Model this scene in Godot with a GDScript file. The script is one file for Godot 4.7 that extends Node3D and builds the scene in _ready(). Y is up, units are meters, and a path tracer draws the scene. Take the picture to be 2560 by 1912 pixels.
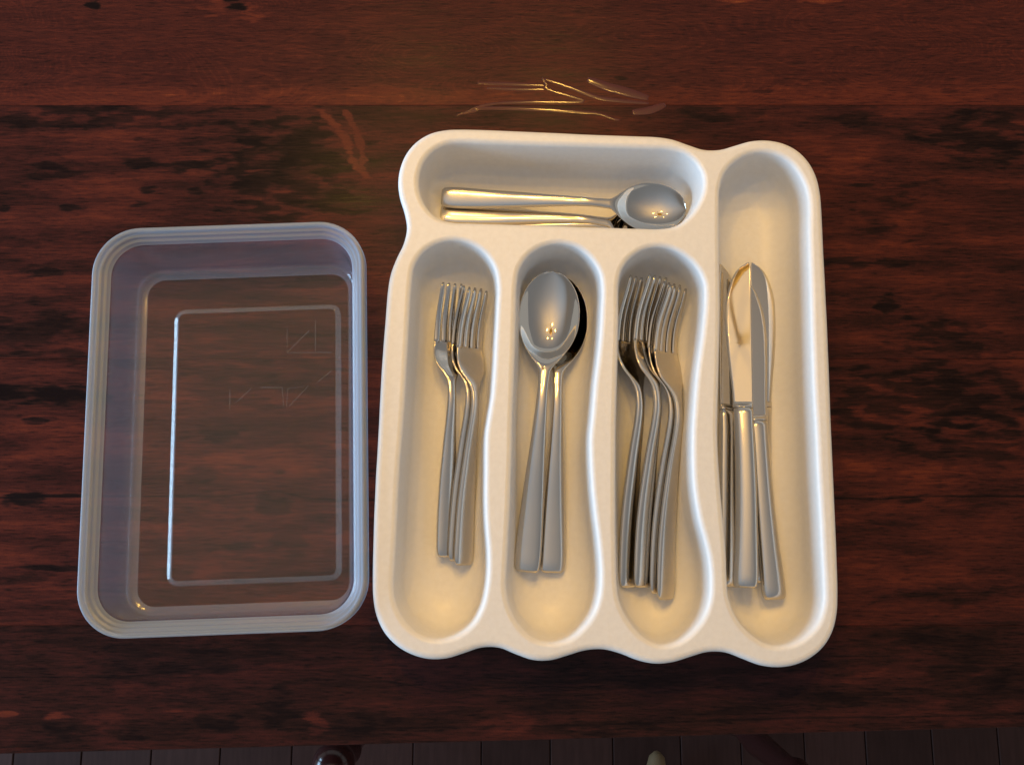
extends Node3D

const TABLE := 0.75          # height of the table top
const RIM := 46.0            # tray rim above the table, mm
const PX := 0.42              # wood texture, mm a pixel
const OUTER := [-43.7, -270.3, -32.9, -270.7, -22.1, -270.5, -11.3, -270.1, -0.6, -269.6, 10.2, -269.1, 21.0, -268.6, 31.8, -268.1, 42.6, -267.5, 53.4, -267.0, 64.2, -266.6, 74.9, -266.2, 85.7, -265.8, 96.5, -265.3, 107.1, -263.5, 117.3, -259.7, 127.5, -256.3, 138.2, -256.3, 148.6, -259.3, 158.9, -262.3, 169.7, -262.9, 180.2, -260.8, 189.6, -255.6, 196.7, -247.5, 201.1, -237.7, 203.0, -227.1, 203.4, -216.3, 203.3, -205.5, 203.1, -194.7, 202.9, -183.9, 202.8, -173.1, 202.7, -162.3, 202.5, -151.5, 202.4, -140.7, 202.2, -129.9, 201.9, -119.1, 201.7, -108.4, 201.4, -97.6, 201.1, -86.8, 200.8, -76.0, 200.6, -65.2, 200.4, -54.4, 200.2, -43.6, 200.0, -32.8, 199.8, -22.0, 199.6, -11.2, 199.4, -0.4, 199.1, 10.4, 198.8, 21.2, 198.3, 32.0, 197.1, 42.7, 194.0, 53.0, 188.2, 62.0, 179.8, 68.8, 169.9, 73.0, 159.3, 74.4, 148.6, 73.1, 138.4, 69.4, 128.3, 65.8, 117.5, 65.6, 107.1, 68.4, 96.7, 71.4, 86.0, 72.3, 75.4, 70.3, 65.3, 66.5, 54.9, 64.0, 44.1, 64.6, 33.7, 67.5, 23.3, 70.3, 12.6, 70.2, 2.3, 66.9, -7.8, 63.1, -18.5, 63.0, -28.8, 66.2, -39.1, 69.2, -49.9, 69.6, -60.3, 67.0, -69.7, 61.8, -77.3, 54.1, -82.2, 44.5, -84.5, 34.0, -85.1, 23.2, -85.3, 12.4, -85.3, 1.6, -85.3, -9.2, -85.2, -20.0, -85.0, -30.7, -84.8, -41.5, -84.4, -52.3, -84.1, -63.1, -83.8, -73.9, -83.6, -84.7, -83.3, -95.5, -83.0, -106.3, -82.5, -117.1, -82.0, -127.9, -81.4, -138.6, -80.9, -149.4, -80.2, -160.2, -78.6, -170.9, -75.1, -181.1, -70.8, -191.0, -68.9, -201.5, -70.7, -212.1, -73.9, -222.4, -75.3, -233.1, -74.0, -243.8, -70.1, -253.8, -63.3, -262.1, -54.2, -267.8]
const C_TOP := [-38.9, -203.8, -27.7, -203.3, -16.5, -202.9, -5.3, -202.6, 5.9, -202.2, 17.1, -201.8, 28.3, -201.4, 39.5, -201.0, 50.7, -200.6, 61.9, -200.3, 73.1, -199.9, 84.3, -199.6, 95.5, -199.4, 106.5, -201.1, 115.7, -207.4, 122.4, -216.3, 126.6, -226.7, 126.9, -237.8, 121.9, -247.7, 113.2, -254.6, 102.4, -257.1, 91.2, -257.6, 80.0, -257.9, 68.8, -258.2, 57.6, -258.6, 46.4, -258.9, 35.2, -259.2, 24.0, -259.5, 12.7, -259.9, 1.5, -260.3, -9.7, -260.8, -20.9, -261.3, -32.0, -261.8, -43.2, -260.8, -53.1, -255.8, -59.9, -247.0, -62.8, -236.2, -61.9, -225.1, -57.4, -214.9, -49.5, -207.1]
const C1 := [-64.7, -175.8, -58.5, -185.8, -48.5, -192.0, -36.8, -193.8, -25.4, -190.8, -16.0, -183.5, -10.1, -173.2, -8.2, -161.5, -8.5, -149.6, -9.0, -137.7, -9.6, -125.8, -10.1, -113.9, -10.8, -102.0, -11.7, -90.1, -13.5, -78.4, -15.2, -66.6, -15.6, -54.7, -15.6, -42.8, -15.7, -30.9, -15.5, -18.9, -14.8, -7.1, -13.8, 4.8, -13.6, 16.7, -14.7, 28.6, -17.6, 40.1, -23.7, 50.3, -33.5, 56.9, -45.1, 59.2, -56.5, 56.1, -65.6, 48.5, -71.3, 38.2, -73.4, 26.5, -73.1, 14.6, -72.7, 2.6, -72.4, -9.3, -72.1, -21.2, -71.8, -33.1, -71.4, -45.0, -70.7, -56.9, -70.0, -68.8, -69.4, -80.7, -68.9, -92.6, -68.5, -104.5, -68.1, -116.4, -67.7, -128.3, -67.4, -140.2, -67.0, -152.1, -66.3, -164.0]
const C2 := [1.6, -162.3, 3.7, -173.9, 10.2, -183.8, 20.2, -190.0, 31.9, -191.7, 43.3, -188.6, 52.2, -180.8, 57.8, -170.5, 59.1, -158.7, 58.5, -146.8, 57.7, -135.0, 56.6, -123.1, 55.1, -111.4, 53.5, -99.6, 52.3, -87.8, 51.1, -75.9, 49.8, -64.1, 49.7, -52.3, 50.1, -40.4, 50.8, -28.5, 51.9, -16.7, 53.2, -4.9, 54.3, 7.0, 54.8, 18.8, 54.0, 30.7, 50.6, 42.0, 43.7, 51.6, 34.3, 58.7, 22.7, 60.9, 11.4, 57.9, 2.8, 49.8, -2.7, 39.3, -5.0, 27.7, -4.6, 15.8, -4.0, 3.9, -3.4, -7.9, -2.8, -19.8, -2.4, -31.7, -2.0, -43.5, -1.5, -55.4, -1.4, -67.3, -1.1, -79.2, -0.6, -91.0, -0.2, -102.9, 0.2, -114.8, 0.6, -126.7, 0.9, -138.5, 1.2, -150.4]
const C3 := [67.5, -164.2, 70.9, -175.5, 78.8, -184.2, 89.5, -189.0, 101.2, -188.8, 111.8, -183.7, 120.1, -175.3, 124.8, -164.6, 125.1, -152.8, 123.9, -141.0, 122.3, -129.3, 120.3, -117.6, 118.3, -105.9, 116.8, -94.2, 115.5, -82.4, 114.3, -70.7, 113.6, -58.8, 113.3, -47.0, 113.5, -35.2, 114.6, -23.4, 116.5, -11.7, 119.3, -0.2, 121.3, 11.4, 121.8, 23.3, 120.6, 35.0, 116.2, 46.0, 108.6, 54.9, 98.6, 61.1, 87.0, 62.0, 76.7, 56.4, 69.1, 47.4, 64.0, 36.7, 62.4, 25.0, 62.3, 13.2, 62.3, 1.4, 62.3, -10.5, 62.5, -22.3, 62.7, -34.1, 63.0, -46.0, 63.3, -57.8, 63.6, -69.6, 64.1, -81.4, 64.7, -93.3, 65.2, -105.1, 65.8, -116.9, 66.3, -128.7, 66.8, -140.6, 67.0, -152.4]
const C4 := [135.6, -229.1, 140.0, -240.8, 148.7, -249.7, 160.2, -254.5, 172.7, -254.0, 183.6, -248.2, 191.0, -238.1, 195.0, -226.3, 195.6, -213.8, 194.8, -201.3, 194.3, -188.7, 194.0, -176.2, 193.6, -163.7, 193.2, -151.1, 192.7, -138.6, 192.3, -126.0, 192.0, -113.5, 191.7, -101.0, 191.5, -88.4, 191.5, -75.9, 191.4, -63.3, 191.2, -50.8, 191.0, -38.2, 191.0, -25.7, 191.0, -13.1, 190.8, -0.6, 190.7, 11.9, 190.6, 24.5, 189.7, 37.0, 185.4, 48.7, 176.7, 57.6, 165.2, 62.5, 152.8, 62.0, 142.2, 55.5, 134.4, 45.7, 130.2, 34.0, 129.5, 21.5, 129.6, 8.9, 129.2, -3.6, 128.5, -16.1, 127.9, -28.7, 127.5, -41.2, 127.3, -53.7, 127.3, -66.3, 127.9, -78.8, 128.7, -91.3, 129.6, -103.9, 130.4, -116.4, 131.2, -128.9, 131.9, -141.4, 132.4, -154.0, 132.8, -166.5, 133.2, -179.0, 133.6, -191.6, 134.1, -204.1, 134.6, -216.6]

var names := {}
var M := {}

# ---------------------------------------------------------------- naming
func numbered(n: String) -> String:
	if not names.has(n):
		names[n] = 0
		return n
	names[n] += 1
	return "%s_%03d" % [n, names[n]]

func thing(called: String, label: String, category: String, group := "") -> Node3D:
	var o := Node3D.new()
	o.name = numbered(called)
	add_child(o)
	tag(o, label, category, group)
	return o

func tag(o: Node3D, label: String, category: String, group := "") -> void:
	o.set_meta("label", label)
	o.set_meta("category", category)
	if group != "":
		o.set_meta("group", group)

func part(called: String, mesh: Mesh, mat: Material, parent: Node) -> MeshInstance3D:
	var o := MeshInstance3D.new()
	o.name = called
	o.mesh = mesh
	o.material_override = mat
	parent.add_child(o, true)
	return o

# ---------------------------------------------------------------- shapes
func curve(p: Array, t: float) -> float:
	# smooth curve through the pairs (t, value)
	var n := p.size() / 2
	if t <= p[0]:
		return p[1]
	if t >= p[2 * n - 2]:
		return p[2 * n - 1]
	var i := 0
	while t > p[2 * i + 2]:
		i += 1
	var t0: float = p[2 * i]
	var t1: float = p[2 * i + 2]
	var a: float = p[2 * i + 1]
	var b: float = p[2 * i + 3]
	var tp: float = p[2 * i - 2] if i > 0 else t0 - (t1 - t0)
	var vp: float = p[2 * i - 1] if i > 0 else a
	var tn: float = p[2 * i + 4] if i < n - 2 else t1 + (t1 - t0)
	var vn: float = p[2 * i + 5] if i < n - 2 else b
	var h := t1 - t0
	var m0 := (b - vp) / (t1 - tp) * h
	var m1 := (vn - a) / (tn - t0) * h
	var s := (t - t0) / h
	return (2 * s * s * s - 3 * s * s + 1) * a + (s * s * s - 2 * s * s + s) * m0 + (-2 * s * s * s + 3 * s * s) * b + (s * s * s - s * s) * m1

func rings_mesh(rings: Array, cap_first := true, cap_last := true, closed := true) -> ArrayMesh:
	# joins rings of points (same count) with a smooth skin
	var st := SurfaceTool.new()
	st.begin(Mesh.PRIMITIVE_TRIANGLES)
	st.set_smooth_group(0)
	var n: int = rings[0].size()
	for r in rings:
		for p in r:
			st.add_vertex(p)
	var last := n if closed else n - 1
	for i in rings.size() - 1:
		for j in last:
			var a := i * n + j
			var b := i * n + (j + 1) % n
			var c := a + n
			var d := b + n
			for k in [a, c, b, b, c, d]:
				st.add_index(k)
	for e in 2:
		if (e == 0 and not cap_first) or (e == 1 and not cap_last):
			continue
		var base: int = 0 if e == 0 else (rings.size() - 1) * n
		var mid := Vector3.ZERO
		var ring: PackedVector3Array = rings[0 if e == 0 else rings.size() - 1]
		for p in ring:
			mid += p / n
		st.add_vertex(mid)
		var m: int = rings.size() * n + (0 if e == 0 or not cap_first else 1)
		for j in n:
			var a := base + j
			var b := base + (j + 1) % n
			for k in ([m, a, b] if e == 0 else [m, b, a]):
				st.add_index(k)
	st.generate_normals()
	return st.commit()

func section(z: float, xc: float, yc: float, w: float, th: float, dish: float, e: float, n := 20) -> PackedVector3Array:
	# rounded cross-section in millimetres, across x at length z
	var r := PackedVector3Array()
	for j in n:
		var a := TAU * j / n
		var cu := signf(cos(a)) * pow(absf(cos(a)), 2.0 / e)
		var sv := signf(sin(a)) * pow(absf(sin(a)), 2.0 / e)
		r.append(Vector3(xc + w * cu, yc + th * sv + dish * cu * cu, z) * 0.001)
	return r

func capped(rings: Array) -> Array:
	# a small bevel at both ends, so that ends are crisp but not razor sharp
	var out := []
	for e in 2:
		var r: PackedVector3Array = rings[0 if e == 0 else rings.size() - 1]
		var mid := Vector3.ZERO
		for p in r:
			mid += p / r.size()
		var s := PackedVector3Array()
		for p in r:
			s.append(mid + (p - mid) * 0.82)
		if e == 0:
			out.append(s)
			out.append_array(rings)
		else:
			out.append(s)
	return out

func box_mesh(size: Vector3, at: Vector3, bevel := 0.0008, skew := 0.0) -> ArrayMesh:
	# a box with chamfered edges, base-centred at «at» (its centre)
	var rings := []
	var h := size * 0.5
	for k in [[-h.y, bevel], [-h.y + bevel, 0.0], [h.y - bevel, 0.0], [h.y, bevel]]:
		var r := PackedVector3Array()
		var x: float = h.x - k[1]
		var z: float = h.z - k[1]
		var c := bevel
		for p in [[x - c, z], [-x + c, z], [-x, z - c], [-x, -z + c], [-x + c, -z], [x - c, -z], [x, -z + c], [x, z - c]]:
			r.append(at + Vector3(p[0], k[0], p[1] - (skew * p[0] if p[1] > 0 else 0.0)))
		rings.append(r)
	var st := SurfaceTool.new()
	st.begin(Mesh.PRIMITIVE_TRIANGLES)
	st.set_smooth_group(-1)
	for i in rings.size() - 1:
		for j in 8:
			var a: Vector3 = rings[i][j]
			var b: Vector3 = rings[i][(j + 1) % 8]
			var c: Vector3 = rings[i + 1][j]
			var d: Vector3 = rings[i + 1][(j + 1) % 8]
			for p in [a, b, c, b, d, c]:
				st.set_uv(Vector2(p.x, p.z))
				st.add_vertex(p)
	for e in 2:
		var r: PackedVector3Array = rings[0 if e == 0 else 3]
		for j in range(1, 7):
			for p in ([r[0], r[j + 1], r[j]] if e == 0 else [r[0], r[j], r[j + 1]]):
				st.set_uv(Vector2(p.x, p.z))
				st.add_vertex(p)
	st.generate_normals()
	return st.commit()

func lathe(profile: Array, at: Vector3, n := 28) -> ArrayMesh:
	# profile: radius, height pairs in metres
	var rings := []
	for i in profile.size() / 2:
		var r := PackedVector3Array()
		for j in n:
			var a := -TAU * j / n
			r.append(at + Vector3(profile[2 * i] * cos(a), profile[2 * i + 1], profile[2 * i] * sin(a)))
		rings.append(r)
	return rings_mesh(rings)

func tube(pts: PackedVector3Array, radii: Array, n := 10, flat := 1.0) -> ArrayMesh:
	var rings := []
	for i in pts.size():
		var d := (pts[mini(i + 1, pts.size() - 1)] - pts[maxi(i - 1, 0)]).normalized()
		var side := d.cross(Vector3.UP if absf(d.y) < 0.9 else Vector3.RIGHT).normalized()
		var up := side.cross(d).normalized()
		var r := PackedVector3Array()
		for j in n:
			var a := TAU * j / n
			r.append(pts[i] + (side * cos(a) + up * sin(a) * flat) * float(radii[i]))
		rings.append(r)
	return rings_mesh(rings)

# ---------------------------------------------------------------- noise pictures
func noise_bytes(w: int, h: int, cells: float, sx: int, sy: int, sd: int, octaves := 4) -> PackedByteArray:
	# smooth noise, stretched sx times along x and sy times along z; cells = noise cells in the picture's height
	var f := FastNoiseLite.new()
	f.noise_type = FastNoiseLite.TYPE_SIMPLEX_SMOOTH
	f.seed = sd
	f.frequency = cells / h * sy
	f.fractal_octaves = octaves
	var im := f.get_image(maxi(8, w / sx), maxi(8, h / sy), false, false, true)
	im.convert(Image.FORMAT_L8)
	im.resize(w, h, Image.INTERPOLATE_CUBIC)
	return im.get_data()

func wood(z0: float, z1: float, base: float, contrast: float, grain: float, features: Array, sd: int, lines: Array = [], streaks: Array = []) -> StandardMaterial3D:
	# one plank's stained pine: mottled stain, streaky grain, knots and stains where they lie; x from -420 to 420 mm
	var w := 2000
	var h := int((z1 - z0) / PX)
	var blot := noise_bytes(w, h, 8.0 * h / 420.0, 6, 1, sd, 5)
	var streak := noise_bytes(w, h, 60.0 * h / 420.0, 13, 1, sd + 1, 4)
	var pore := noise_bytes(w, h, 120.0 * h / 420.0, 8, 1, sd + 2, 2)
	var warp := noise_bytes(w, h, 20.0 * h / 420.0, 4, 1, sd + 3, 4)
	var bend := noise_bytes(w, h, 2.4 * h / 420.0, 3, 1, sd + 4, 2)
	var tone := PackedFloat32Array()
	tone.resize(w * h)
	for i in w * h:
		tone[i] = base + contrast * (blot[i] - 128) / 255.0 + (0.13 + 0.3 * contrast) * (streak[i] - 128) / 255.0
	# growth rings: pale hairlines that wander with the bend of the grain
	if grain > 0.0:
		for y in h:
			for x in w:
				var i := y * w + x
				var ph := y * PX * 0.30 + bend[i] * 0.16
				var s := sin(ph * TAU * 0.72)
				if s > 0.2:
					tone[i] += grain * (s - 0.2) * (streak[i] / 255.0)
	for k in features.size() / 5:
		var cx: float = (features[5 * k] + 420.0) / PX
		var cy: float = (features[5 * k + 1] - z0) / PX
		var rx: float = features[5 * k + 2] / PX
		var ry: float = features[5 * k + 3] / PX
		var d: float = features[5 * k + 4]
		for y in range(maxi(0, int(cy - 1.6 * ry)), mini(h, int(cy + 1.6 * ry) + 1)):
			for x in range(maxi(0, int(cx - 1.6 * rx)), mini(w, int(cx + 1.6 * rx) + 1)):
				var i := y * w + x
				var q := ((x - cx) / rx) ** 2 + ((y - cy) / ry) ** 2 + (warp[i] - 122) / 60.0
				if q < 1.5:
					tone[i] += d * smoothstep(1.5, 0.1, q)
	for l in lines:
		# l: [half width mm, amount, x, z, x, z ...]: cracks, dark or pale grain lines, glow painted beside the seam
		for k in range(2, l.size() - 2, 2):
			var xa: float = l[k]
			var xb: float = l[k + 2]
			for x in range(maxi(0, int((xa + 420.0) / PX)), mini(w, int((xb + 420.0) / PX) + 1)):
				var f := clampf((x * PX - 420.0 - xa) / (xb - xa), 0.0, 1.0)
				var zc := (lerpf(l[k + 1], l[k + 3], f) - z0) / PX
				var hw: float = l[0] / PX * (0.5 + warp[clampi(int(zc), 0, h - 1) * w + x] / 255.0)
				for y in range(maxi(0, int(zc - 2 * hw)), mini(h, int(zc + 2 * hw) + 2)):
					tone[y * w + x] += l[1] * maxf(0.0, 1.0 - absf(y - zc) / (2 * hw))
	for l in streaks:
		# l: [half width mm, amount, x, z ...]: sapwood streaks that run across the grain
		for k in range(2, l.size() - 2, 2):
			var za := int((minf(l[k + 1], l[k + 3]) - z0) / PX)
			var zb := int((maxf(l[k + 1], l[k + 3]) - z0) / PX)
			for y in range(maxi(0, za), mini(h, zb + 1)):
				var f := clampf((y * PX + z0 - l[k + 1]) / (l[k + 3] - l[k + 1]), 0.0, 1.0)
				var xc := (lerpf(l[k], l[k + 2], f) + 420.0) / PX
				var hw: float = l[0] / PX
				for x in range(maxi(0, int(xc - 2 * hw)), mini(w, int(xc + 2 * hw) + 1)):
					var i := y * w + x
					var q := absf(x - xc) / hw + (warp[i] - 128) / 160.0 + (streak[i] - 128) / 300.0
					tone[i] = lerpf(tone[i], l[1], smoothstep(1.2, 0.5, q))
	# stain colours from black-brown to orange
	var g := Gradient.new()
	g.offsets = PackedFloat32Array([0.0, 0.22, 0.42, 0.62, 0.82, 1.0])
	g.colors = PackedColorArray([Color(0.0085, 0.0055, 0.0062).linear_to_srgb(), Color(0.019, 0.0095, 0.0092).linear_to_srgb(), Color(0.042, 0.0138, 0.0132).linear_to_srgb(), Color(0.082, 0.0215, 0.0165).linear_to_srgb(), Color(0.125, 0.031, 0.018).linear_to_srgb(), Color(0.26, 0.08, 0.03).linear_to_srgb()])
	var lut := PackedByteArray()
	for i in 256:
		var c := g.sample(i / 255.0)
		lut.append_array([int(c.r * 255), int(c.g * 255), int(c.b * 255)])
	var rgb := PackedByteArray()
	rgb.resize(w * h * 3)
	var rough := PackedByteArray()
	rough.resize(w * h)
	var rng := RandomNumberGenerator.new()
	rng.seed = sd
	for i in w * h:
		var t := tone[i] + (rng.randf() - 0.5) * 0.11
		var p := pore[i]
		if p < 92:
			t -= (92 - p) * 0.0032
		else:
			t += (p - 128) * 0.0005
		var v := clampi(int(t * 255), 0, 255) * 3
		rgb[3 * i] = lut[v]
		rgb[3 * i + 1] = lut[v + 1]
		rgb[3 * i + 2] = lut[v + 2]
		rough[i] = clampi(50 + (blot[i] >> 3) + (p >> 4), 0, 255)
	var m := StandardMaterial3D.new()
	m.albedo_texture = ImageTexture.create_from_image(Image.create_from_data(w, h, false, Image.FORMAT_RGB8, rgb))
	m.metallic_specular = 0.15
	m.roughness = 1.0
	m.roughness_texture = ImageTexture.create_from_image(Image.create_from_data(w, h, false, Image.FORMAT_L8, rough))
	m.heightmap_enabled = true
	m.heightmap_texture = ImageTexture.create_from_image(Image.create_from_data(w, h, false, Image.FORMAT_L8, streak))
	m.heightmap_scale = 0.004
	m.uv1_scale = Vector3(1000.0 / 840.0, 1000.0 / (z1 - z0), 1)
	m.uv1_offset = Vector3(0.5, -z0 / (z1 - z0), 0)
	return m

# ---------------------------------------------------------------- contours
func contour(a: Array, n: int) -> PackedVector2Array:
	# closed smooth curve through x, z pairs (mm), resampled to n even steps
	var m := a.size() / 2
	var dense := PackedVector2Array()
	for i in m:
		var p: Array[Vector2] = []
		for k in 4:
			var j := (i + k - 1 + m) % m
			p.append(Vector2(a[2 * j], a[2 * j + 1]))
		for k in 12:
			dense.append(p[1].cubic_interpolate(p[2], p[0], p[3], k / 12.0))
	return even(dense, n)

func even(dense: PackedVector2Array, n: int) -> PackedVector2Array:
	var total := 0.0
	var c := dense.size()
	for i in c:
		total += dense[i].distance_to(dense[(i + 1) % c])
	var out := PackedVector2Array()
	var at := 0.0
	var k := 0
	var seg := dense[0].distance_to(dense[1])
	for i in n:
		var want := total * i / n
		while at + seg < want:
			at += seg
			k += 1
			seg = dense[k % c].distance_to(dense[(k + 1) % c])
		out.append(dense[k % c].lerp(dense[(k + 1) % c], (want - at) / maxf(seg, 1e-6)))
	return out

func inward(c: PackedVector2Array) -> PackedVector2Array:
	var area := 0.0
	var n := c.size()
	for i in n:
		area += c[i].cross(c[(i + 1) % n])
	var out := PackedVector2Array()
	for i in n:
		var t := (c[(i + 1) % n] - c[(i - 1 + n) % n]).normalized()
		var p := Vector2(-t.y, t.x)
		out.append(p if area > 0 else -p)
	return out

func profile_mesh(c: PackedVector2Array, prof: Array, floor_cap: bool, soft := 0.0, drift := Vector2.ZERO) -> ArrayMesh:
	# prof: [inset, height mm, ...] followed from the first pair on; the normal looks left of the way (up on a level step inwards)
	var nin := inward(c)
	var n := c.size()
	var area := 0.0
	for i in n:
		area += c[i].cross(c[(i + 1) % n])
	var st := SurfaceTool.new()
	st.begin(Mesh.PRIMITIVE_TRIANGLES)
	var m := prof.size() / 2
	var last_ring := PackedVector2Array()
	for k in m:
		var ka := maxi(k - 1, 0)
		var kb := mini(k + 1, m - 1)
		var d0 := Vector2(prof[2 * k] - prof[2 * ka], prof[2 * k + 1] - prof[2 * ka + 1]).normalized()
		var d1 := Vector2(prof[2 * kb] - prof[2 * k], prof[2 * kb + 1] - prof[2 * k + 1]).normalized()
		var d := (d0 + d1).normalized()
		var at := PackedVector2Array()
		for i in n:
			at.append(c[i] + nin[i] * float(prof[2 * k]) + drift * clampf((42.0 - float(prof[2 * k + 1])) / 36.0, 0.0, 1.0))
		for turn in int(maxf(0.0, float(prof[2 * k]) - 3.0) * soft):
			var was := at.duplicate()
			for i in n:
				at[i] = was[i] * 0.5 + (was[i - 1] + was[(i + 1) % n]) * 0.25
		last_ring = at
		for i in n:
			var p := at[i]
			st.set_normal(Vector3(nin[i].x * -d.y, d.x, nin[i].y * -d.y).normalized())
			st.add_vertex(Vector3(p.x, prof[2 * k + 1], p.y) * 0.001)
	for k in m - 1:
		for i in n:
			var a := k * n + i
			var b := k * n + (i + 1) % n
			for q in ([a, b, a + n, b, b + n, a + n] if area > 0 else [a, a + n, b, b, a + n, b + n]):
				st.add_index(q)
	if floor_cap:
		var tri := Geometry2D.triangulate_delaunay(last_ring)
		for q in range(0, tri.size(), 3):
			var a := last_ring[tri[q]]
			var b := last_ring[tri[q + 1]]
			var e := last_ring[tri[q + 2]]
			if not Geometry2D.is_point_in_polygon((a + b + e) / 3.0, last_ring):
				continue
			var cw := (b - a).cross(e - a) > 0.0
			for j in ([0, 1, 2] if cw else [0, 2, 1]):
				st.add_index((m - 1) * n + tri[q + j])
	return st.commit()

func flat_with_holes(outer: PackedVector2Array, holes: Array, y: float) -> ArrayMesh:
	var pts := outer.duplicate()
	for h in holes:
		pts.append_array(h)
	var tri := Geometry2D.triangulate_delaunay(pts)
	var st := SurfaceTool.new()
	st.begin(Mesh.PRIMITIVE_TRIANGLES)
	for p in pts:
		st.set_normal(Vector3.UP)
		st.add_vertex(Vector3(p.x, y, p.y) * 0.001)
	for q in range(0, tri.size(), 3):
		var a := pts[tri[q]]
		var b := pts[tri[q + 1]]
		var c := pts[tri[q + 2]]
		var mid := (a + b + c) / 3.0
		if not Geometry2D.is_point_in_polygon(mid, outer):
			continue
		var inside := false
		for h in holes:
			if Geometry2D.is_point_in_polygon(mid, h):
				inside = true
		if inside:
			continue
		var up := (b - a).cross(c - a) > 0.0
		for j in ([0, 1, 2] if up else [0, 2, 1]):
			st.add_index(tri[q + j])
	return st.commit()

func arc(prof: Array, ci: float, cy: float, r: float, a0: float, a1: float, n: int) -> void:
	# appends points of a circle to a profile (angle from +inset towards +height, degrees)
	for k in n + 1:
		var a := deg_to_rad(lerpf(a0, a1, float(k) / n))
		prof.append(ci + r * cos(a))
		prof.append(cy + r * sin(a))

# ---------------------------------------------------------------- cutlery (millimetres along -z, up is y)
func make_fork(length: float) -> Node3D:
	var f := length / 207.0
	var root := Node3D.new()
	var high := [0.0, 1.6, 0.2, 3.2, 0.4, 8.5, 0.56, 14.5, 0.64, 13.2, 0.70, 8.0, 0.76, 3.2, 0.80, 2.2, 0.88, 4.8, 1.0, 14.5]
	var wide := [0.0, 7.4, 0.05, 8.0, 0.25, 7.0, 0.45, 4.6, 0.58, 3.3, 0.625, 3.6, 0.66, 6.0, 0.695, 10.2, 0.725, 11.7, 0.755, 11.6, 0.80, 10.6]
	var rings := []
	for k in 34:
		var t := 0.62 * pow(k / 33.0, 1.25)
		var w := curve(wide, t) * f
		w *= [0.74, 0.94, 0.99, 1.0][mini(k, 3)]
		rings.append(section(-t * length, 0, curve(high, t) * f, w, curve([0.0, 1.5, 0.03, 2.1, 0.3, 2.5, 0.55, 2.3, 0.62, 1.8], t) * f, 0, 2.3))
	part("handle", rings_mesh(capped(rings).slice(0, -1), true, false), M.satin, root)
	rings = []
	for k in 22:
		var t := lerpf(0.62, 0.792, k / 21.0)
		var q := k / 21.0
		rings.append(section(-t * length, 0, curve(high, t) * f, curve(wide, t) * f, lerpf(1.8, 1.0, smoothstep(0.0, 0.7, q)) * f, 1.2 * f * smoothstep(0.2, 0.8, q), lerpf(2.3, 5.0, smoothstep(0.0, 0.7, q))))
	part("head", rings_mesh(capped(rings).slice(1), false, true), M.polished, root)
	for i in 4:
		var x0 := (i - 1.5) * 5.75 * f
		rings = []
		for k in 16:
			var t := lerpf(0.784, 1.0, k / 15.0)
			var q := k / 15.0
			var w := lerpf(2.38, 1.45, pow(q, 2.0)) * f
			var th := lerpf(1.1, 0.75, q) * f
			if k == 15:
				w *= 0.55
				th *= 0.55
			var dish := 1.2 * f * pow(x0 / (12.6 * f), 2)
			rings.append(section(-t * length, x0 * lerpf(1.0, 0.84, q), curve(high, t) * f + dish, w, th, 0, 3.2, 12))
		part("tine", rings_mesh(capped(rings)), M.polished, root)
	return root

func make_spoon(length: float, bowl: float, half: float, deep: float, hw: float) -> Node3D:
	# bowl: share of the length; half: greatest half width, hw: half width of the handle's end
	var root := Node3D.new()
	var b0 := 1.0 - bowl
	var g := length / 198.0
	var high := [0.0, 1.6, 0.3 * b0, 4.0, 0.6 * b0, 9.5, 0.85 * b0, 13.5, b0, 11.6]
	var wide := [0.0, hw * 0.95, 0.07, hw, 0.38 * b0, hw * 0.82, 0.68 * b0, hw * 0.55, 0.9 * b0, hw * 0.40, b0, hw * 0.46]
	var rings := []
	for k in 34:
		var t := b0 * pow(k / 33.0, 1.25)
		var w := curve(wide, t)
		w *= [0.74, 0.94, 0.99, 1.0][mini(k, 3)]
		rings.append(section(-t * length, 0, curve(high, t) * g, w, curve([0.0, 1.6, 0.03, 2.3, 0.4, 2.6, b0, 1.6], t) * g, 0, 2.2))
	part("handle", rings_mesh(capped(rings).slice(0, -1), true, false), M.satin, root)
	rings = []
	var prof := [0.0, hw * 0.46 / half, 0.06, 0.30, 0.15, 0.53, 0.28, 0.80, 0.42, 0.965, 0.55, 1.0, 0.68, 0.965, 0.80, 0.84, 0.89, 0.66, 0.95, 0.455, 0.985, 0.25, 1.0, 0.06]
	for k in 52:
		var q := sin(PI * 0.5 * k / 51.0)
		var t := b0 + bowl * q
		var w := curve(prof, q) * half
		var rim := curve([0.0, 11.6, 0.15, 10.4, 0.4, 9.0, 0.7, 8.6, 1.0, 9.2], q) * g
		var dp := deep * (1.0 - pow((q - 0.52) / 0.52, 2.0)) * smoothstep(0.0, 0.25, q)
		rings.append(section(-t * length, 0, rim - dp, w, lerpf(1.6, 0.62, smoothstep(0.0, 0.2, q)) * (g if q > 0.2 else lerpf(1.0, g, q / 0.2)), maxf(dp, 0.0), lerpf(2.2, 2.6, smoothstep(0.0, 0.2, q)), 40))
	part("bowl", rings_mesh(capped(rings).slice(1), false, true), M.mirror, root)
	return root

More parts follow.
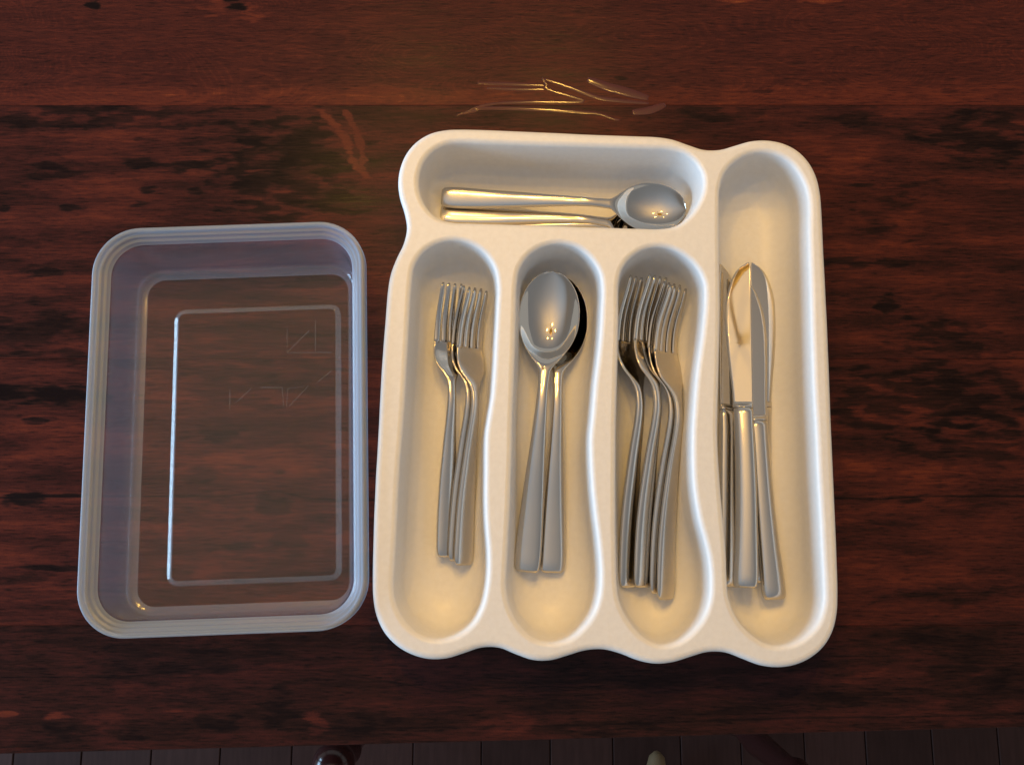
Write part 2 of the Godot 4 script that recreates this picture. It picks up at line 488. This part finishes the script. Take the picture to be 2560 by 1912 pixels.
func make_knife(side: float) -> Node3D:
	# side: +1 the cutting edge on the right, -1 on the left, tip away
	var root := Node3D.new()
	var length := 216.0
	var rings := []
	var wide := [0.0, 7.6, 0.04, 7.9, 0.15, 7.3, 0.35, 6.7, 0.50, 6.4, 0.535, 6.5]
	var thick := [0.0, 3.0, 0.03, 3.6, 0.2, 4.1, 0.45, 4.0, 0.535, 3.4]
	for k in 34:
		var t := 0.535 * pow(k / 33.0, 1.25)
		var bow := 2.2 * sin(PI * t / 0.535)
		rings.append(section(-t * length, side * bow * -0.6, 0, curve(wide, t) * [0.78, 0.95, 0.99, 1.0][mini(k, 3)], curve(thick, t) * [0.7, 0.92, 0.99, 1.0][mini(k, 3)], 0, 2.3, 24))
	part("handle", rings_mesh(capped(rings)), M.satin, root)
	rings = []
	# bolster: the shoulder where the round handle steps down to the blade
	for k in 7:
		var q := k / 6.0
		rings.append(section(-(0.533 + 0.018 * q) * length, 0, 0, 6.5, lerpf(3.45, 1.0, smoothstep(0.0, 1.0, q)), 0, lerpf(2.4, 5.0, q), 24))
	part("bolster", rings_mesh(capped(rings)), M.polished, root)
	rings = []
	var belly := [0.0, 6.3, 0.12, 7.2, 0.35, 9.6, 0.55, 11.3, 0.70, 10.8, 0.82, 8.4, 0.91, 5.0, 0.965, 0.6, 0.99, -3.0, 1.0, -4.6]
	for k in 150:
		var q := 1.0 - pow(1.0 - k / 149.0, 1.3)
		var t := lerpf(0.549, 1.0, q)
		var edge := curve(belly, q)
		if q > 0.42 and q < 0.93 and k % 2 == 0:
			edge -= 0.55          # the fine serration of the cutting edge
		var spine := -6.4 + 0.9 * smoothstep(0.93, 1.0, q)
		edge = maxf(edge, spine + 0.4)
		var r := PackedVector3Array()
		# spine (1.5 mm thick) to edge (0.2 mm)
		for p in [[0.0, 0.5], [0.02, 0.76], [0.05, 0.8], [0.09, 0.79], [0.5, 0.66], [0.86, 0.53], [0.9, 0.5], [0.97, 0.2], [1.0, 0.06], [1.0, -0.06], [0.97, -0.2], [0.9, -0.5], [0.86, -0.53], [0.5, -0.66], [0.09, -0.79], [0.05, -0.8], [0.02, -0.76], [0.0, -0.5]]:
			var x: float = side * lerpf(spine, edge, p[0])
			r.append(Vector3(x, p[1] * (1.0 if k < 149 else 0.5), -t * length) * 0.001)
		if side < 0.0:
			r.reverse()
		rings.append(r)
	part("blade", rings_mesh(rings), M.mirror, root)
	return root

func lay(proto: Node3D, called: String, label: String, category: String, group: String, a: Vector3, b: Vector3, roll: float) -> Node3D:
	# a copy of the piece from its handle's end a to its tip b (millimetres over the table), rolled about its length
	var o: Node3D = proto.duplicate()
	o.name = numbered(called)
	add_child(o)
	tag(o, label, category, group)
	var f := (b - a).normalized()
	var up := (Vector3.UP - f * f.dot(Vector3.UP)).normalized().rotated(f, deg_to_rad(roll))
	o.transform = Transform3D(Basis(f.cross(up), up, -f), a * 0.001 + Vector3(0, TABLE, 0))
	return o

# ---------------------------------------------------------------- materials
func mat(c: Color, rough: float, metal := 0.0) -> StandardMaterial3D:
	var m := StandardMaterial3D.new()
	m.albedo_color = c.linear_to_srgb()
	m.roughness = rough
	m.metallic = metal
	return m

func noise_tex(freq: float, w: int, h: int, sd: int, lo: float, hi: float) -> NoiseTexture2D:
	var t := NoiseTexture2D.new()
	t.width = w
	t.height = h
	t.seamless = true
	var f := FastNoiseLite.new()
	f.seed = sd
	f.frequency = freq
	f.fractal_octaves = 4
	t.noise = f
	var g := Gradient.new()
	g.colors = PackedColorArray([Color(lo, lo, lo), Color(hi, hi, hi)])
	t.color_ramp = g
	return t

func materials() -> void:
	M.plastic = mat(Color(0.745, 0.742, 0.735), 0.44)
	M.plastic.albedo_color = Color.WHITE
	M.plastic.albedo_texture = noise_tex(0.03, 512, 512, 17, 0.0, 1.0)
	var pg := Gradient.new()
	pg.colors = PackedColorArray([Color(0.715, 0.708, 0.695).linear_to_srgb(), Color(0.765, 0.762, 0.755).linear_to_srgb()])
	M.plastic.albedo_texture.color_ramp = pg
	M.plastic.heightmap_enabled = true
	M.plastic.heightmap_texture = noise_tex(0.05, 512, 512, 5, 0.0, 1.0)
	M.plastic.heightmap_scale = 0.004
	M.plastic.uv1_triplanar = true
	M.plastic.uv1_scale = Vector3(12, 12, 12)
	var smear := noise_tex(0.012, 256, 256, 9, 0.0, 1.0)
	for k in [["satin", 0.12, 0.18], ["polished", 0.09, 0.14], ["mirror", 0.02, 0.05]]:
		var m := mat(Color(0.63, 0.585, 0.52), 1.0, 1.0)
		m.roughness_texture = noise_tex(0.006, 256, 256, 9, k[1], k[2])
		m.uv1_triplanar = true
		m.uv1_scale = Vector3(30, 30, 30)
		M[k[0]] = m
	# polypropylene of the box: a milky body and a glossy skin
	M.milky_rim = mat(Color(0.50, 0.61, 0.76), 0.3)
	M.faint = mat(Color(0.6, 0.62, 0.65), 0.35)
	M.milky_edge = mat(Color(0.55, 0.62, 0.75), 0.3)
	M.milky_wall = mat(Color(0.40, 0.44, 0.62), 0.4)
	M.milky_floor = mat(Color(0.48, 0.42, 0.40), 0.4)
	var al := {"milky_rim": 0.37, "milky_wall": 0.2, "milky_floor": 0.085, "faint": 0.045, "milky_edge": 0.14}
	for k in al:
		M[k].transparency = BaseMaterial3D.TRANSPARENCY_ALPHA
		M[k].albedo_color.a = al[k]
	M.skin = mat(Color(1, 1, 1), 0.12)
	M.skin.transparency = BaseMaterial3D.TRANSPARENCY_ALPHA
	M.skin.albedo_color.a = 0.02
	M.glint_gloss = mat(Color(0.075, 0.018, 0.012), 0.10)  # gloss of the added ridges that imitate glints
	M.dark_gloss = mat(Color(0.035, 0.010, 0.009), 0.18)
	M.pale = mat(Color(0.13, 0.080, 0.034), 0.8)
	M.plate = mat(Color(0.05, 0.04, 0.026), 0.5)
	M.ceiling = mat(Color(0.64, 0.66, 0.70), 0.9)
	M.brass = mat(Color(0.45, 0.33, 0.16), 0.3, 1.0)
	M.frame = mat(Color(0.6, 0.58, 0.55), 0.5)

# ---------------------------------------------------------------- scene
func _ready() -> void:
	# camera: hand-held phone 60 cm over the table, tipped 10 degrees away from straight down
	var cam := Camera3D.new()
	cam.name = "camera"
	cam.fov = 46.4
	cam.near = 0.02
	cam.far = 20.0
	var t := deg_to_rad(10.1)
	cam.transform = Transform3D(Basis(Vector3.RIGHT, Vector3(0, sin(t), -cos(t)), Vector3(0, cos(t), sin(t))), Vector3(0, TABLE + 0.6, 0))
	add_child(cam)
	var env := WorldEnvironment.new()
	env.name = "environment"
	var e := Environment.new()
	e.background_mode = Environment.BG_COLOR
	e.background_color = Color(0.42, 0.42, 0.415).linear_to_srgb()
	e.tonemap_mode = Environment.TONE_MAPPER_LINEAR
	e.tonemap_exposure = 1.0
	e.sdfgi_enabled = true
	e.ssao_enabled = true
	e.ssil_enabled = true
	env.environment = e
	add_child(env)
	# daylight from the window on the left
	var day := AreaLight3D.new()
	day.name = "window_daylight"
	day.area_size = Vector2(1.3, 0.6)
	day.light_energy = 4.9
	day.light_color = Color(0.70, 0.86, 1.0)
	day.area_range = 6.0
	day.area_attenuation = 2.0
	day.shadow_enabled = true
	day.transform = Transform3D(Basis.looking_at(Vector3(1, -0.08, 0)), Vector3(-1.75, TABLE + 0.27, -0.1))
	add_child(day)
	materials()
	setting()
	table()
	tray()
	container()
	cutlery()
	below_edge()
	lamps()

func setting() -> void:
	var ce := MeshInstance3D.new()
	ce.name = "ceiling"
	ce.mesh = box_mesh(Vector3(5.0, 0.1, 5.0), Vector3(0, 2.6, -0.3), 0.004)
	ce.material_override = M.ceiling
	ce.set_meta("kind", "structure")
	add_child(ce)
	var fl := MeshInstance3D.new()
	fl.name = "floor"
	fl.mesh = box_mesh(Vector3(5.0, 0.05, 5.0), Vector3(0, -0.04, -0.3), 0.002)
	fl.material_override = mat(Color(0.035, 0.016, 0.013), 0.9)
	fl.set_meta("kind", "structure")
	add_child(fl)
	# parquet boards that run away from the table edge
	var rng := RandomNumberGenerator.new()
	rng.seed = 41
	var kinds := []
	for k in 4:
		var m := StandardMaterial3D.new()
		var tex := noise_tex(0.02, 256, 256, 70 + k, 0.0, 1.0)
		var g := Gradient.new()
		var f := 0.8 + 0.13 * k
		g.colors = PackedColorArray([Color(0.033 * f, 0.015 * f, 0.012 * f).linear_to_srgb(), Color(0.046 * f, 0.021 * f, 0.017 * f).linear_to_srgb()])
		tex.color_ramp = g
		m.albedo_texture = tex
		m.roughness = 0.5
		m.metallic_specular = 0.2
		m.uv1_scale = Vector3(24, 2.5, 1)
		kinds.append(m)
	var x := -1.2
	while x < 1.2:
		var w := 0.085 + 0.02 * rng.randf()
		var split := 0.25 + 0.5 * rng.randf()
		for s in 2:
			var z0 := -0.5 if s == 0 else split
			var z1 := split - 0.0015 if s == 0 else 1.3
			part("floor_board", box_mesh(Vector3(w - 0.0012, 0.014, z1 - z0), Vector3(x + w / 2, -0.008 + rng.randf() * 0.0006, (z0 + z1) / 2), 0.0012), kinds[rng.randi() % 4], fl)
		x += w

func table() -> void:
	var t := thing("dining_table", "dark red stained wooden plank table under the white tray and clear box", "table")
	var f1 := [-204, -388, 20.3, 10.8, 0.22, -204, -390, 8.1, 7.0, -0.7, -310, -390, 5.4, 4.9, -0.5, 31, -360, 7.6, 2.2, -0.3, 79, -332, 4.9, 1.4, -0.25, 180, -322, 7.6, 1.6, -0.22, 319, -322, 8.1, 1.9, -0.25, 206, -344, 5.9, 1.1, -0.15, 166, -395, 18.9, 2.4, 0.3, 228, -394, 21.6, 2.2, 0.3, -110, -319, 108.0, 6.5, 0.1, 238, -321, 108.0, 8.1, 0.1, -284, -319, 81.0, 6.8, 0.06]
	var f2 := [-326, -301, 102.6, 9.2, -0.28, -267, -287, 70.2, 5.4, 0.14, -243, -265, 35.1, 5.4, -0.35, -330, -262, 18.9, 8.1, -0.28, -256, -246, 7.0, 3.5, -0.4, -226, -246, 5.9, 2.7, -0.25, -265, -235, 7.6, 2.7, -0.3, -314, -232, 8.6, 2.7, -0.35, -360, -232, 3.8, 2.7, -0.3, -160, -262, 45.9, 40.5, -0.3, -206, -268, 32.4, 16.2, -0.1, -180, -270, 10.8, 6.8, 0.2, -261, -284, 8.1, 2.7, -0.2, -230, -282, 13.5, 2.7, -0.12, -307, -250, 40.5, 8.1, 0.1, 144, -305, 32.4, 6.5, -0.18, 245, -303, 18.9, 8.1, -0.2, 336, -287, 43.2, 18.9, -0.28, 234, -267, 29.7, 9.7, 0.14, 241, -235, 4.3, 3.8, -0.3, 272, -238, 13.5, 5.4, -0.18, 250, -250, 8.6, 1.6, -0.25, 293, -251, 18.9, 2.4, -0.22, 254, -220, 13.5, 8.1, -0.15, 282, -217, 18.9, 10.8, 0.12, 238, -192, 35.1, 3.8, -0.28, 260, -163, 7.6, 5.9, -0.4, 276, -153, 7.6, 1.9, -0.3, 226, -173, 16.2, 5.9, 0.18, 298, -137, 29.7, 11.9, -0.28, 335, -126, 24.3, 2.4, 0.22, 270, -206, 16.2, 2.7, 0.12, -321, -186, 16.2, 2.4, -0.3, -343, -183, 10.8, 3.2, -0.35, -314, -169, 18.9, 8.1, -0.12, -329, -142, 45.9, 16.2, -0.2, -343, -203, 24.3, 6.8, 0.1, -342, -113, 10.8, 5.4, 0.2, -218, -182, 35.1, 3.2, -0.25, -139, -179, 29.7, 5.4, -0.2, -182, -134, 54.0, 18.9, -0.12, -318, -209, 32.4, 4.1, 0.08]
	var f3 := [-324, -99, 51.3, 5.9, -0.4, -325, -80, 8.1, 2.2, -0.3, -317, -82, 10.8, 1.6, -0.25, -319, -70, 43.2, 13.5, 0.1, -200, -71, 10.8, 9.2, -0.22, -175, -106, 54.0, 16.2, -0.15, -151, -55, 43.2, 10.8, 0.14, -209, -43, 10.8, 5.4, -0.18, -157, -46, 5.4, 2.4, -0.35, -161, -24, 12.4, 5.9, -0.25, -182, 1, 10.3, 3.8, -0.35, -147, 0, 14.9, 7.6, -0.22, -181, -14, 70.2, 16.2, 0.08, -327, -28, 14.9, 4.3, -0.5, -299, -30, 24.3, 1.4, -0.35, -300, 17, 32.4, 1.9, -0.35, -324, -6, 43.2, 10.8, 0.06, -326, 26, 16.2, 6.8, -0.15, 278, -95, 75.6, 21.6, -0.28, 316, -65, 43.2, 16.2, -0.2, 285, -47, 32.4, 7.0, 0.14, 226, -48, 16.2, 5.4, 0.12, 264, -28, 9.7, 2.2, -0.3, 232, -17, 24.3, 6.8, 0.06, 242, 17, 54.0, 10.8, 0.06, 281, 33, 32.4, 6.8, -0.15, -179, 22, 67.5, 5.4, -0.15, 212, -6, 16.2, 5.4, 0.1]
	var f4 := [-295, 109, 10.8, 3.0, 0.36, -324, 109, 6.5, 2.4, 0.36, -262, 116, 18.9, 7.0, 0.16, -127, 116, 8.1, 7.0, 0.26, -229, 94, 35.1, 7.0, 0.12, -248, 120, 11.9, 7.0, -0.2, -188, 113, 13.5, 5.9, -0.2, -284, 120, 16.2, 7.0, -0.2, -202, 76, 59.4, 8.1, -0.1, -213, 110, 16.2, 4.1, 0.1, -149, 105, 10.8, 13.5, -0.18, 5, 116, 21.6, 6.5, 0.1, 56, 117, 40.5, 4.3, -0.2, 31, 73, 43.2, 8.1, -0.1, 225, 86, 35.1, 5.4, 0.12, 211, 98, 21.6, 6.5, -0.15, 294, 86, 37.8, 10.8, -0.15, 287, 108, 37.8, 8.1, 0.1, 208, 61, 18.9, 5.4, 0.12, 265, 63, 43.2, 7.0, -0.12, -90, 113, 16.2, 5.4, -0.2, -317, 63, 27.0, 8.1, 0.1]
	var crack := [0.45, -0.3, -420, -29, -342, -29, -302, -30, -249, -30, -192, -30, -166, -33, -155, -33, -134, -28, -101, -27, -48, -30, 59, -31, 166, -30, 206, -29, 246, -28, 273, -30, 342, -30, 420, -29]
	var crack2 := [0.4, -0.16, -330, 86, -253, 86, -202, 81, -124, 82, -72, 90, -46, 95, 5, 92, 57, 92]
	var crack3 := [0.35, -0.14, 120, 72, 230, 73, 330, 72]
	var edge := [0.5, -0.2, -150, 118, -60, 117, 60, 115, 180, 111, 280, 110, 340, 108]
	var planks := [
		[-463.0, -310.5, wood(-463, -310.5, 0.48, 0.10, 0.16, f1, 11, [[9.0, 0.11, -420, -312, 420, -312], [7.0, 0.07, -120, -315, 0, -318, 120, -314]])],  # pale bands by the seam: wood tone with the orange glow painted in
		[-310.5, -123.3, wood(-310.5, -123.3, 0.44, 0.40, 0.06, f2, 23, [], [[4.2, 0.72, -139, -307, -128, -296, -120, -285, -114, -268, -103, -255], [3.0, 0.66, -121, -307, -112, -290, -107, -271, -108, -261]])],
		[-123.3, 54.0, wood(-123.3, 54, 0.45, 0.40, 0.04, f3, 37, [crack])],
		[54.0, 125.0, wood(54, 125, 0.30, 0.32, 0.02, f4, 53, [crack2, crack3, edge])],
	]
	var z := -463.0
	for k in 3:
		planks.append([z - 150, z, planks[[1, 0, 2][k]][2]])
		z -= 150
	for p in planks:
		var d: float = p[1] - p[0]
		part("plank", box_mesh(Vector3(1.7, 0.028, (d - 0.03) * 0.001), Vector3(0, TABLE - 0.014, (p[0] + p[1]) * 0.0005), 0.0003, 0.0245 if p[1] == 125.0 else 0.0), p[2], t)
	for s in [Vector2(-0.72, -0.78), Vector2(0.72, -0.78), Vector2(-0.72, 0.02), Vector2(0.72, 0.02)]:
		part("leg", lathe([0.03, 0.0, 0.034, 0.05, 0.026, 0.1, 0.036, 0.35, 0.03, 0.5, 0.04, 0.55, 0.04, 0.72], Vector3(s.x, 0.001, s.y)), M.dark_gloss, t)
	# added low ridges, shaped to imitate the light glints beyond the tray
	var glint_lines := [[0.75, -40, -303, -33, -305, -25, -309, -10, -312, 16, -313, 41, -313, 52, -314, 41, -318, 26, -323, 25, -327, 22, -332],
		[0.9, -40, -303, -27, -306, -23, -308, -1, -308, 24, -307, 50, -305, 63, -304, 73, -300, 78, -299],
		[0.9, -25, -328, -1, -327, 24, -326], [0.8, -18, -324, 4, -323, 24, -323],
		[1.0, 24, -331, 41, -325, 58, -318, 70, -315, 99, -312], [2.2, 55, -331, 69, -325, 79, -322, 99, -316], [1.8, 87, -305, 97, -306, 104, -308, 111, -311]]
	for b in glint_lines:
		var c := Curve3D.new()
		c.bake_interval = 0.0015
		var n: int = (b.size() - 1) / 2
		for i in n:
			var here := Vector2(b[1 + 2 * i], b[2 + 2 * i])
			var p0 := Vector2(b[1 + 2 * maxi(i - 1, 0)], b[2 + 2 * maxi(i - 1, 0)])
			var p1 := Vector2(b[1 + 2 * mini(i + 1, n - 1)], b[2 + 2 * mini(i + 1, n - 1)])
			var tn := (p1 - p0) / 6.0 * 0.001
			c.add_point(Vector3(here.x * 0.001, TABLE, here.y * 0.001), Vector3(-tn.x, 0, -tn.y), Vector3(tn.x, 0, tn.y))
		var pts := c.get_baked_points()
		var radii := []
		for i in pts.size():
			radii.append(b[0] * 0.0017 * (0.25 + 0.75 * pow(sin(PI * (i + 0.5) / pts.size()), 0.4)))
		part("glint_ridge", tube(pts, radii, 14, 0.10), M.glint_gloss, t)

func tray() -> void:
	var t := thing("cutlery_tray", "cream white plastic cutlery tray with five rounded compartments and wavy edge", "cutlery tray")
	t.position.y = TABLE
	var wells := []
	var holes := []
	for w in [[C_TOP, 200], [C1, 220], [C2, 220], [C3, 220], [C4, 260]]:
		var c := contour(w[0], w[1])
		var nin := inward(c)
		var ring := PackedVector2Array()
		for i in c.size():
			ring.append(c[i] - nin[i] * 2.0)
		holes.append(ring)
		var prof := []
		var r := 3.6
		var lean := 7.0
		arc(prof, -2.0, RIM - r, r, 90, lean, 8)
		var fl := 5.0
		var rf := 19.0
		# straight wall, then the round foot of the well
		var i0 := -2.0 + r * cos(deg_to_rad(lean))
		var y0 := RIM - r + r * sin(deg_to_rad(lean))
		var y1 := fl + rf - rf * sin(deg_to_rad(lean))
		var i1 := i0 + (y0 - y1) * tan(deg_to_rad(lean))
		prof.append_array([lerpf(i0, i1, 0.5), lerpf(y0, y1, 0.5)])
		arc(prof, i1 + rf * cos(deg_to_rad(lean)), fl + rf, rf, 180 + lean, 270, 12)
		wells.append(profile_mesh(c, prof, true, 3.0))
	var oc := contour(OUTER, 440)
	var onin := inward(oc)
	var oring := PackedVector2Array()
	for i in oc.size():
		oring.append(oc[i] + onin[i] * 4.0)
	part("rim", flat_with_holes(oring, holes, RIM), M.plastic, t)
	var prof := []
	# outside: from the foot up the wall and round the edge on to the rim
	prof.append_array([3.2, 1.0, 2.0, 20.0])
	arc(prof, 4.0, RIM - 4.0, 4.0, 178, 90, 9)
	part("outer_wall", profile_mesh(oc, prof, false), M.plastic, t)
	for w in wells:
		part("compartment", w, M.plastic, t)

func rounded(hx: float, hz: float, r: float, n: int) -> PackedVector2Array:
	var d := PackedVector2Array()
	for q in 4:
		var cx := (hx - r) * (1 if q == 0 or q == 3 else -1)
		var cz := (hz - r) * (1 if q < 2 else -1)
		for k in 25:
			var a := PI / 2 * (q + k / 24.0)
			d.append(Vector2(cx + r * cos(a), cz + r * sin(a)))
	return even(d, n)

func container() -> void:
	var t := thing("food_container", "empty clear plastic food box without lid, left of the white tray", "food container")
	t.position = Vector3(-0.1785, TABLE, -0.0734)
	t.rotation.y = deg_to_rad(2.1)
	var c := rounded(87.5, 128.5, 30, 240)
	part("rim", profile_mesh(c, [0.6, 40, 0.0, 42, 0.0, 48.6, 0.3, 49.6, 1.0, 50, 2.6, 50, 3.2, 49.4, 3.4, 48.2, 4.0, 47.6, 5.2, 47.5, 5.7, 47.0, 5.9, 45.6, 6.5, 45.0, 7.6, 44.9, 8.1, 44.3, 8.4, 42.6, 9.2, 42.0], false), M.milky_rim, t)
	var drift := Vector2(-1, 3)
	part("wall", profile_mesh(c, [9.2, 42.0, 9.4, 41.4, 9.4, 33, 9.5, 22, 9.7, 12, 10.4, 7.2, 12.2, 3.8, 15.0, 2.2, 18.0, 1.6], false, 0.0, drift), M.milky_wall, t)
	part("wall", profile_mesh(c, [10.2, 42.0, 10.4, 41.4, 10.4, 33, 10.5, 22, 10.7, 12, 11.4, 8.0, 13.2, 4.8, 15.8, 3.2, 18.4, 2.7], false, 0.0, drift), M.skin, t)
	var p := rounded(57.0, 93.0, 7, 200)
	var base := inset(c, 18.0)
	for i in base.size():
		base[i] += drift
	for i in p.size():
		p[i] += drift + Vector2(7, 4.5)
	part("floor", flat_with_holes(base, [p], 1.6), M.milky_floor, t)
	part("panel_edge", profile_mesh(p, [0.0, 1.6, 0.5, 1.9, 2.6, 3.5, 3.2, 3.7], false), M.milky_edge, t)
	part("panel_edge", profile_mesh(p, [-0.5, 2.2, 0.0, 2.4, 2.4, 4.1, 3.2, 4.3], false), M.skin, t)
	part("raised_panel", profile_mesh(p, [3.2, 3.7, 5.0, 3.7], true), M.milky_floor, t)
	# faint moulded lines in the base
	for l in [[26.6, -69.4, 26.8, -52.6, 57.0, -51.5], [27.7, -53.5, 42.1, -67.8], [46.0, -74.8, 46.1, -52.4], [9.2, -29.0, 23.5, -28.5, 24.8, -15.0], [26.6, -14.9, 27.4, -27.7, 41.2, -28.9, 28.0, -14.9], [-11.9, -29.3, -11.6, -14.4], [-7.8, -19.2, 2.8, -28.8], [57.0, -38.8, 47.1, -31.1]]:
		var pts := PackedVector3Array()
		var radii := []
		for i in l.size() / 2:
			pts.append(Vector3(l[2 * i], 3.9, l[2 * i + 1]) * 0.001)
			radii.append(0.00032)
		part("moulded_line", tube(pts, radii, 6, 0.6), M.faint, t)

func inset(c: PackedVector2Array, d: float) -> PackedVector2Array:
	var nin := inward(c)
	var out := PackedVector2Array()
	for i in c.size():
		out.append(c[i] + nin[i] * d)
	return out

func cutlery() -> void:
	var small := make_fork(180.0)
	var big := make_fork(203.0)
	var spoon := make_spoon(198.0, 0.345, 20.2, 8.0, 8.6)
	var tea := make_spoon(168.0, 0.31, 17.0, 6.6, 7.4)
	var right := make_knife(1.0)
	var left := make_knife(-1.0)
	var g := "steel forks in the leftmost compartment"
	lay(small, "fork", "small steel fork lying nearest the tray's left side, its tines leftmost", "fork", g, Vector3(-42.8, 10, 9.9), Vector3(-44.5, 12, -170.3), 20)
	lay(small, "fork", "small steel fork showing only its edge, sandwiched between two others at left", "fork", g, Vector3(-36.0, 10, 12.5), Vector3(-32.5, 13, -167.0), 28)
	lay(small, "fork", "small steel fork lying over the others in the leftmost compartment, four tines clear", "fork", g, Vector3(-32.0, 12.5, 15.0), Vector3(-29.1, 16, -165.7), 30)
	g = "steel forks in the compartment beside the knives"
	lay(big, "fork", "large steel fork on edge against the divider right of the spoons", "fork", g, Vector3(74.2, 11, 29.2), Vector3(77.0, 15, -169.4), 32)
	lay(big, "fork", "large steel fork with highest tines, second from left beside the knife compartment", "fork", g, Vector3(83.2, 13, 28.9), Vector3(88.8, 17.5, -173.1), 34)
	lay(big, "fork", "large steel fork mostly hidden beneath the rightmost fork, only a thin edge showing", "fork", g, Vector3(93.5, 10.5, 33.0), Vector3(98.4, 14, -167.0), 35)
	lay(big, "fork", "large steel fork lying rightmost of all, its four tines leaning toward the knives", "fork", g, Vector3(97.4, 13.5, 36.5), Vector3(101.6, 17, -165.2), 36)
	g = "steel tablespoons in the second compartment"
	lay(spoon, "tablespoon", "steel tablespoon on top, whole bowl visible with lamp reflected in it", "spoon", g, Vector3(9.4, 14, 19.3), Vector3(27.5, 17, -178.4), 0)
	lay(spoon, "tablespoon", "steel tablespoon lying underneath, only the right rim of its bowl showing", "spoon", g, Vector3(26.0, 8, 20.0), Vector3(31.5, 6, -180.7), 4)
	g = "steel teaspoons in the wide top compartment"
	lay(tea, "teaspoon", "steel teaspoon on top in the wide compartment, shiny bowl at right", "spoon", g, Vector3(-48.8, 12, -235.3), Vector3(118.0, 16, -223.0), 6)
	lay(tea, "teaspoon", "steel teaspoon below the top one, its bowl hidden behind the near divider", "spoon", g, Vector3(-49.9, 8, -224.6), Vector3(112.5, 8, -209.5), -8)
	lay(tea, "teaspoon", "lowest steel teaspoon, just a sliver of handle showing along the near divider", "spoon", g, Vector3(-46.0, 6, -219.5), Vector3(112.0, 6, -208.5), -8)
	g = "steel table knives in the rightmost compartment"
	lay(right, "table_knife", "steel knife leaning lowest at left, its blade mostly hidden by the golden one", "knife", g, Vector3(140.2, 11.5, 28.8), Vector3(147.6, 9.0, -184.0), 27)
	lay(right, "table_knife", "steel knife lying lowest at right, its serrated edge rightmost of all", "knife", g, Vector3(164.1, 9.5, 26.5), Vector3(170.6, 8.0, -185.0), 3)
	lay(right, "table_knife", "steel knife with dull grey blade and handle bending right, under the golden one", "knife", g, Vector3(167.8, 15, 36.4), Vector3(159.8, 11.0, -179.9), 4)
	lay(left, "table_knife", "steel knife on top of the pile, its blade shining golden", "knife", g, Vector3(146.5, 26, 28.7), Vector3(156.0, 16.5, -186.4), -10)
	for p in [small, big, spoon, tea, right, left]:
		p.free()

func below_edge() -> void:
	var prof := [0.012, 0.05, 0.016, 0.08, 0.011, 0.12, 0.017, 0.2, 0.013, 0.33, 0.018, 0.36, 0.012, 0.385, 0.020, 0.41, 0.022, 0.43, 0.017, 0.447, 0.007, 0.452]
	var a := part("turned_post", lathe(prof, Vector3.ZERO), M.dark_gloss, self)
	a.position = Vector3(-0.184, -0.05, 0.226)
	tag(a, "dark glossy turned wooden post below the table edge, left of the white tray", "post", "dark turned posts below the table edge")
	var b: MeshInstance3D = a.duplicate()
	b.name = "turned_post_001"
	add_child(b)
	b.position = Vector3(0.312, -0.05, 0.252)
	b.set_meta("label", "dark glossy turned wooden post below the table edge, under the knife compartment")
	var peg := part("rounded_peg", lathe([0.004, 0.0, 0.012, 0.006, 0.014, 0.03, 0.0135, 0.06, 0.011, 0.074, 0.005, 0.082], Vector3.ZERO), M.pale, self)
	peg.transform = Transform3D(Basis(Vector3.RIGHT, deg_to_rad(-66)), Vector3(0.200, 0.016, 0.362))
	tag(peg, "small pale yellowish rounded tip lying on the floor below the table edge", "peg")

func lamps() -> void:
	var c := Vector3(-0.08, TABLE + 1.0, -0.72)
	var t := thing("ceiling_lamp", "ceiling lamp of five glowing bulbs around a small bronze hub, reflected in the spoons", "lamp")
	t.position = c
	part("backplate", lathe([0.02, 0.13, 0.06, 0.134, 0.085, 0.142, 0.09, 0.152, 0.085, 0.165, 0.02, 0.17], Vector3.ZERO, 48), M.plate, t)
	part("stem", tube(PackedVector3Array([Vector3(0, 0.02, 0), Vector3(0, 0.3, 0), Vector3(0, 2.55 - c.y, 0)]), [0.010, 0.010, 0.014]), M.brass, t)
	part("hub", lathe([0.004, -0.05, 0.022, -0.03, 0.03, 0.0, 0.02, 0.03, 0.008, 0.05], Vector3.ZERO), M.brass, t)
	var glow := mat(Color(1, 0.75, 0.45), 0.6)
	glow.emission_enabled = true
	glow.emission = Color(1.0, 0.80, 0.50)
	glow.emission_energy_multiplier = 9.0
	for k in 5:
		var a := TAU * k / 5.0 + 0.5
		var d := Vector3(cos(a), 0, sin(a)) * 1.3
		part("arm", tube(PackedVector3Array([d * 0.02, d * 0.09 + Vector3(0, -0.035, 0), d * 0.15 + Vector3(0, -0.02, 0), d * 0.17 + Vector3(0, 0.02, 0)]), [0.005, 0.005, 0.005, 0.007]), M.brass, t)
		part("bulb", lathe([0.004, 0.02, 0.010, 0.03, 0.017, 0.045, 0.018, 0.055, 0.012, 0.068, 0.003, 0.073], d * 0.17), glow, t)
		var l := OmniLight3D.new()
		l.name = "bulb_light_%d" % k
		l.light_energy = 0.19
		l.light_color = Color(1.0, 0.77, 0.35)
		l.light_size = 0.014
		l.omni_range = 6.0
		l.omni_attenuation = 2.0
		l.shadow_enabled = true
		l.position = c + d * 0.17 + Vector3(0, 0.05, 0)
		add_child(l)
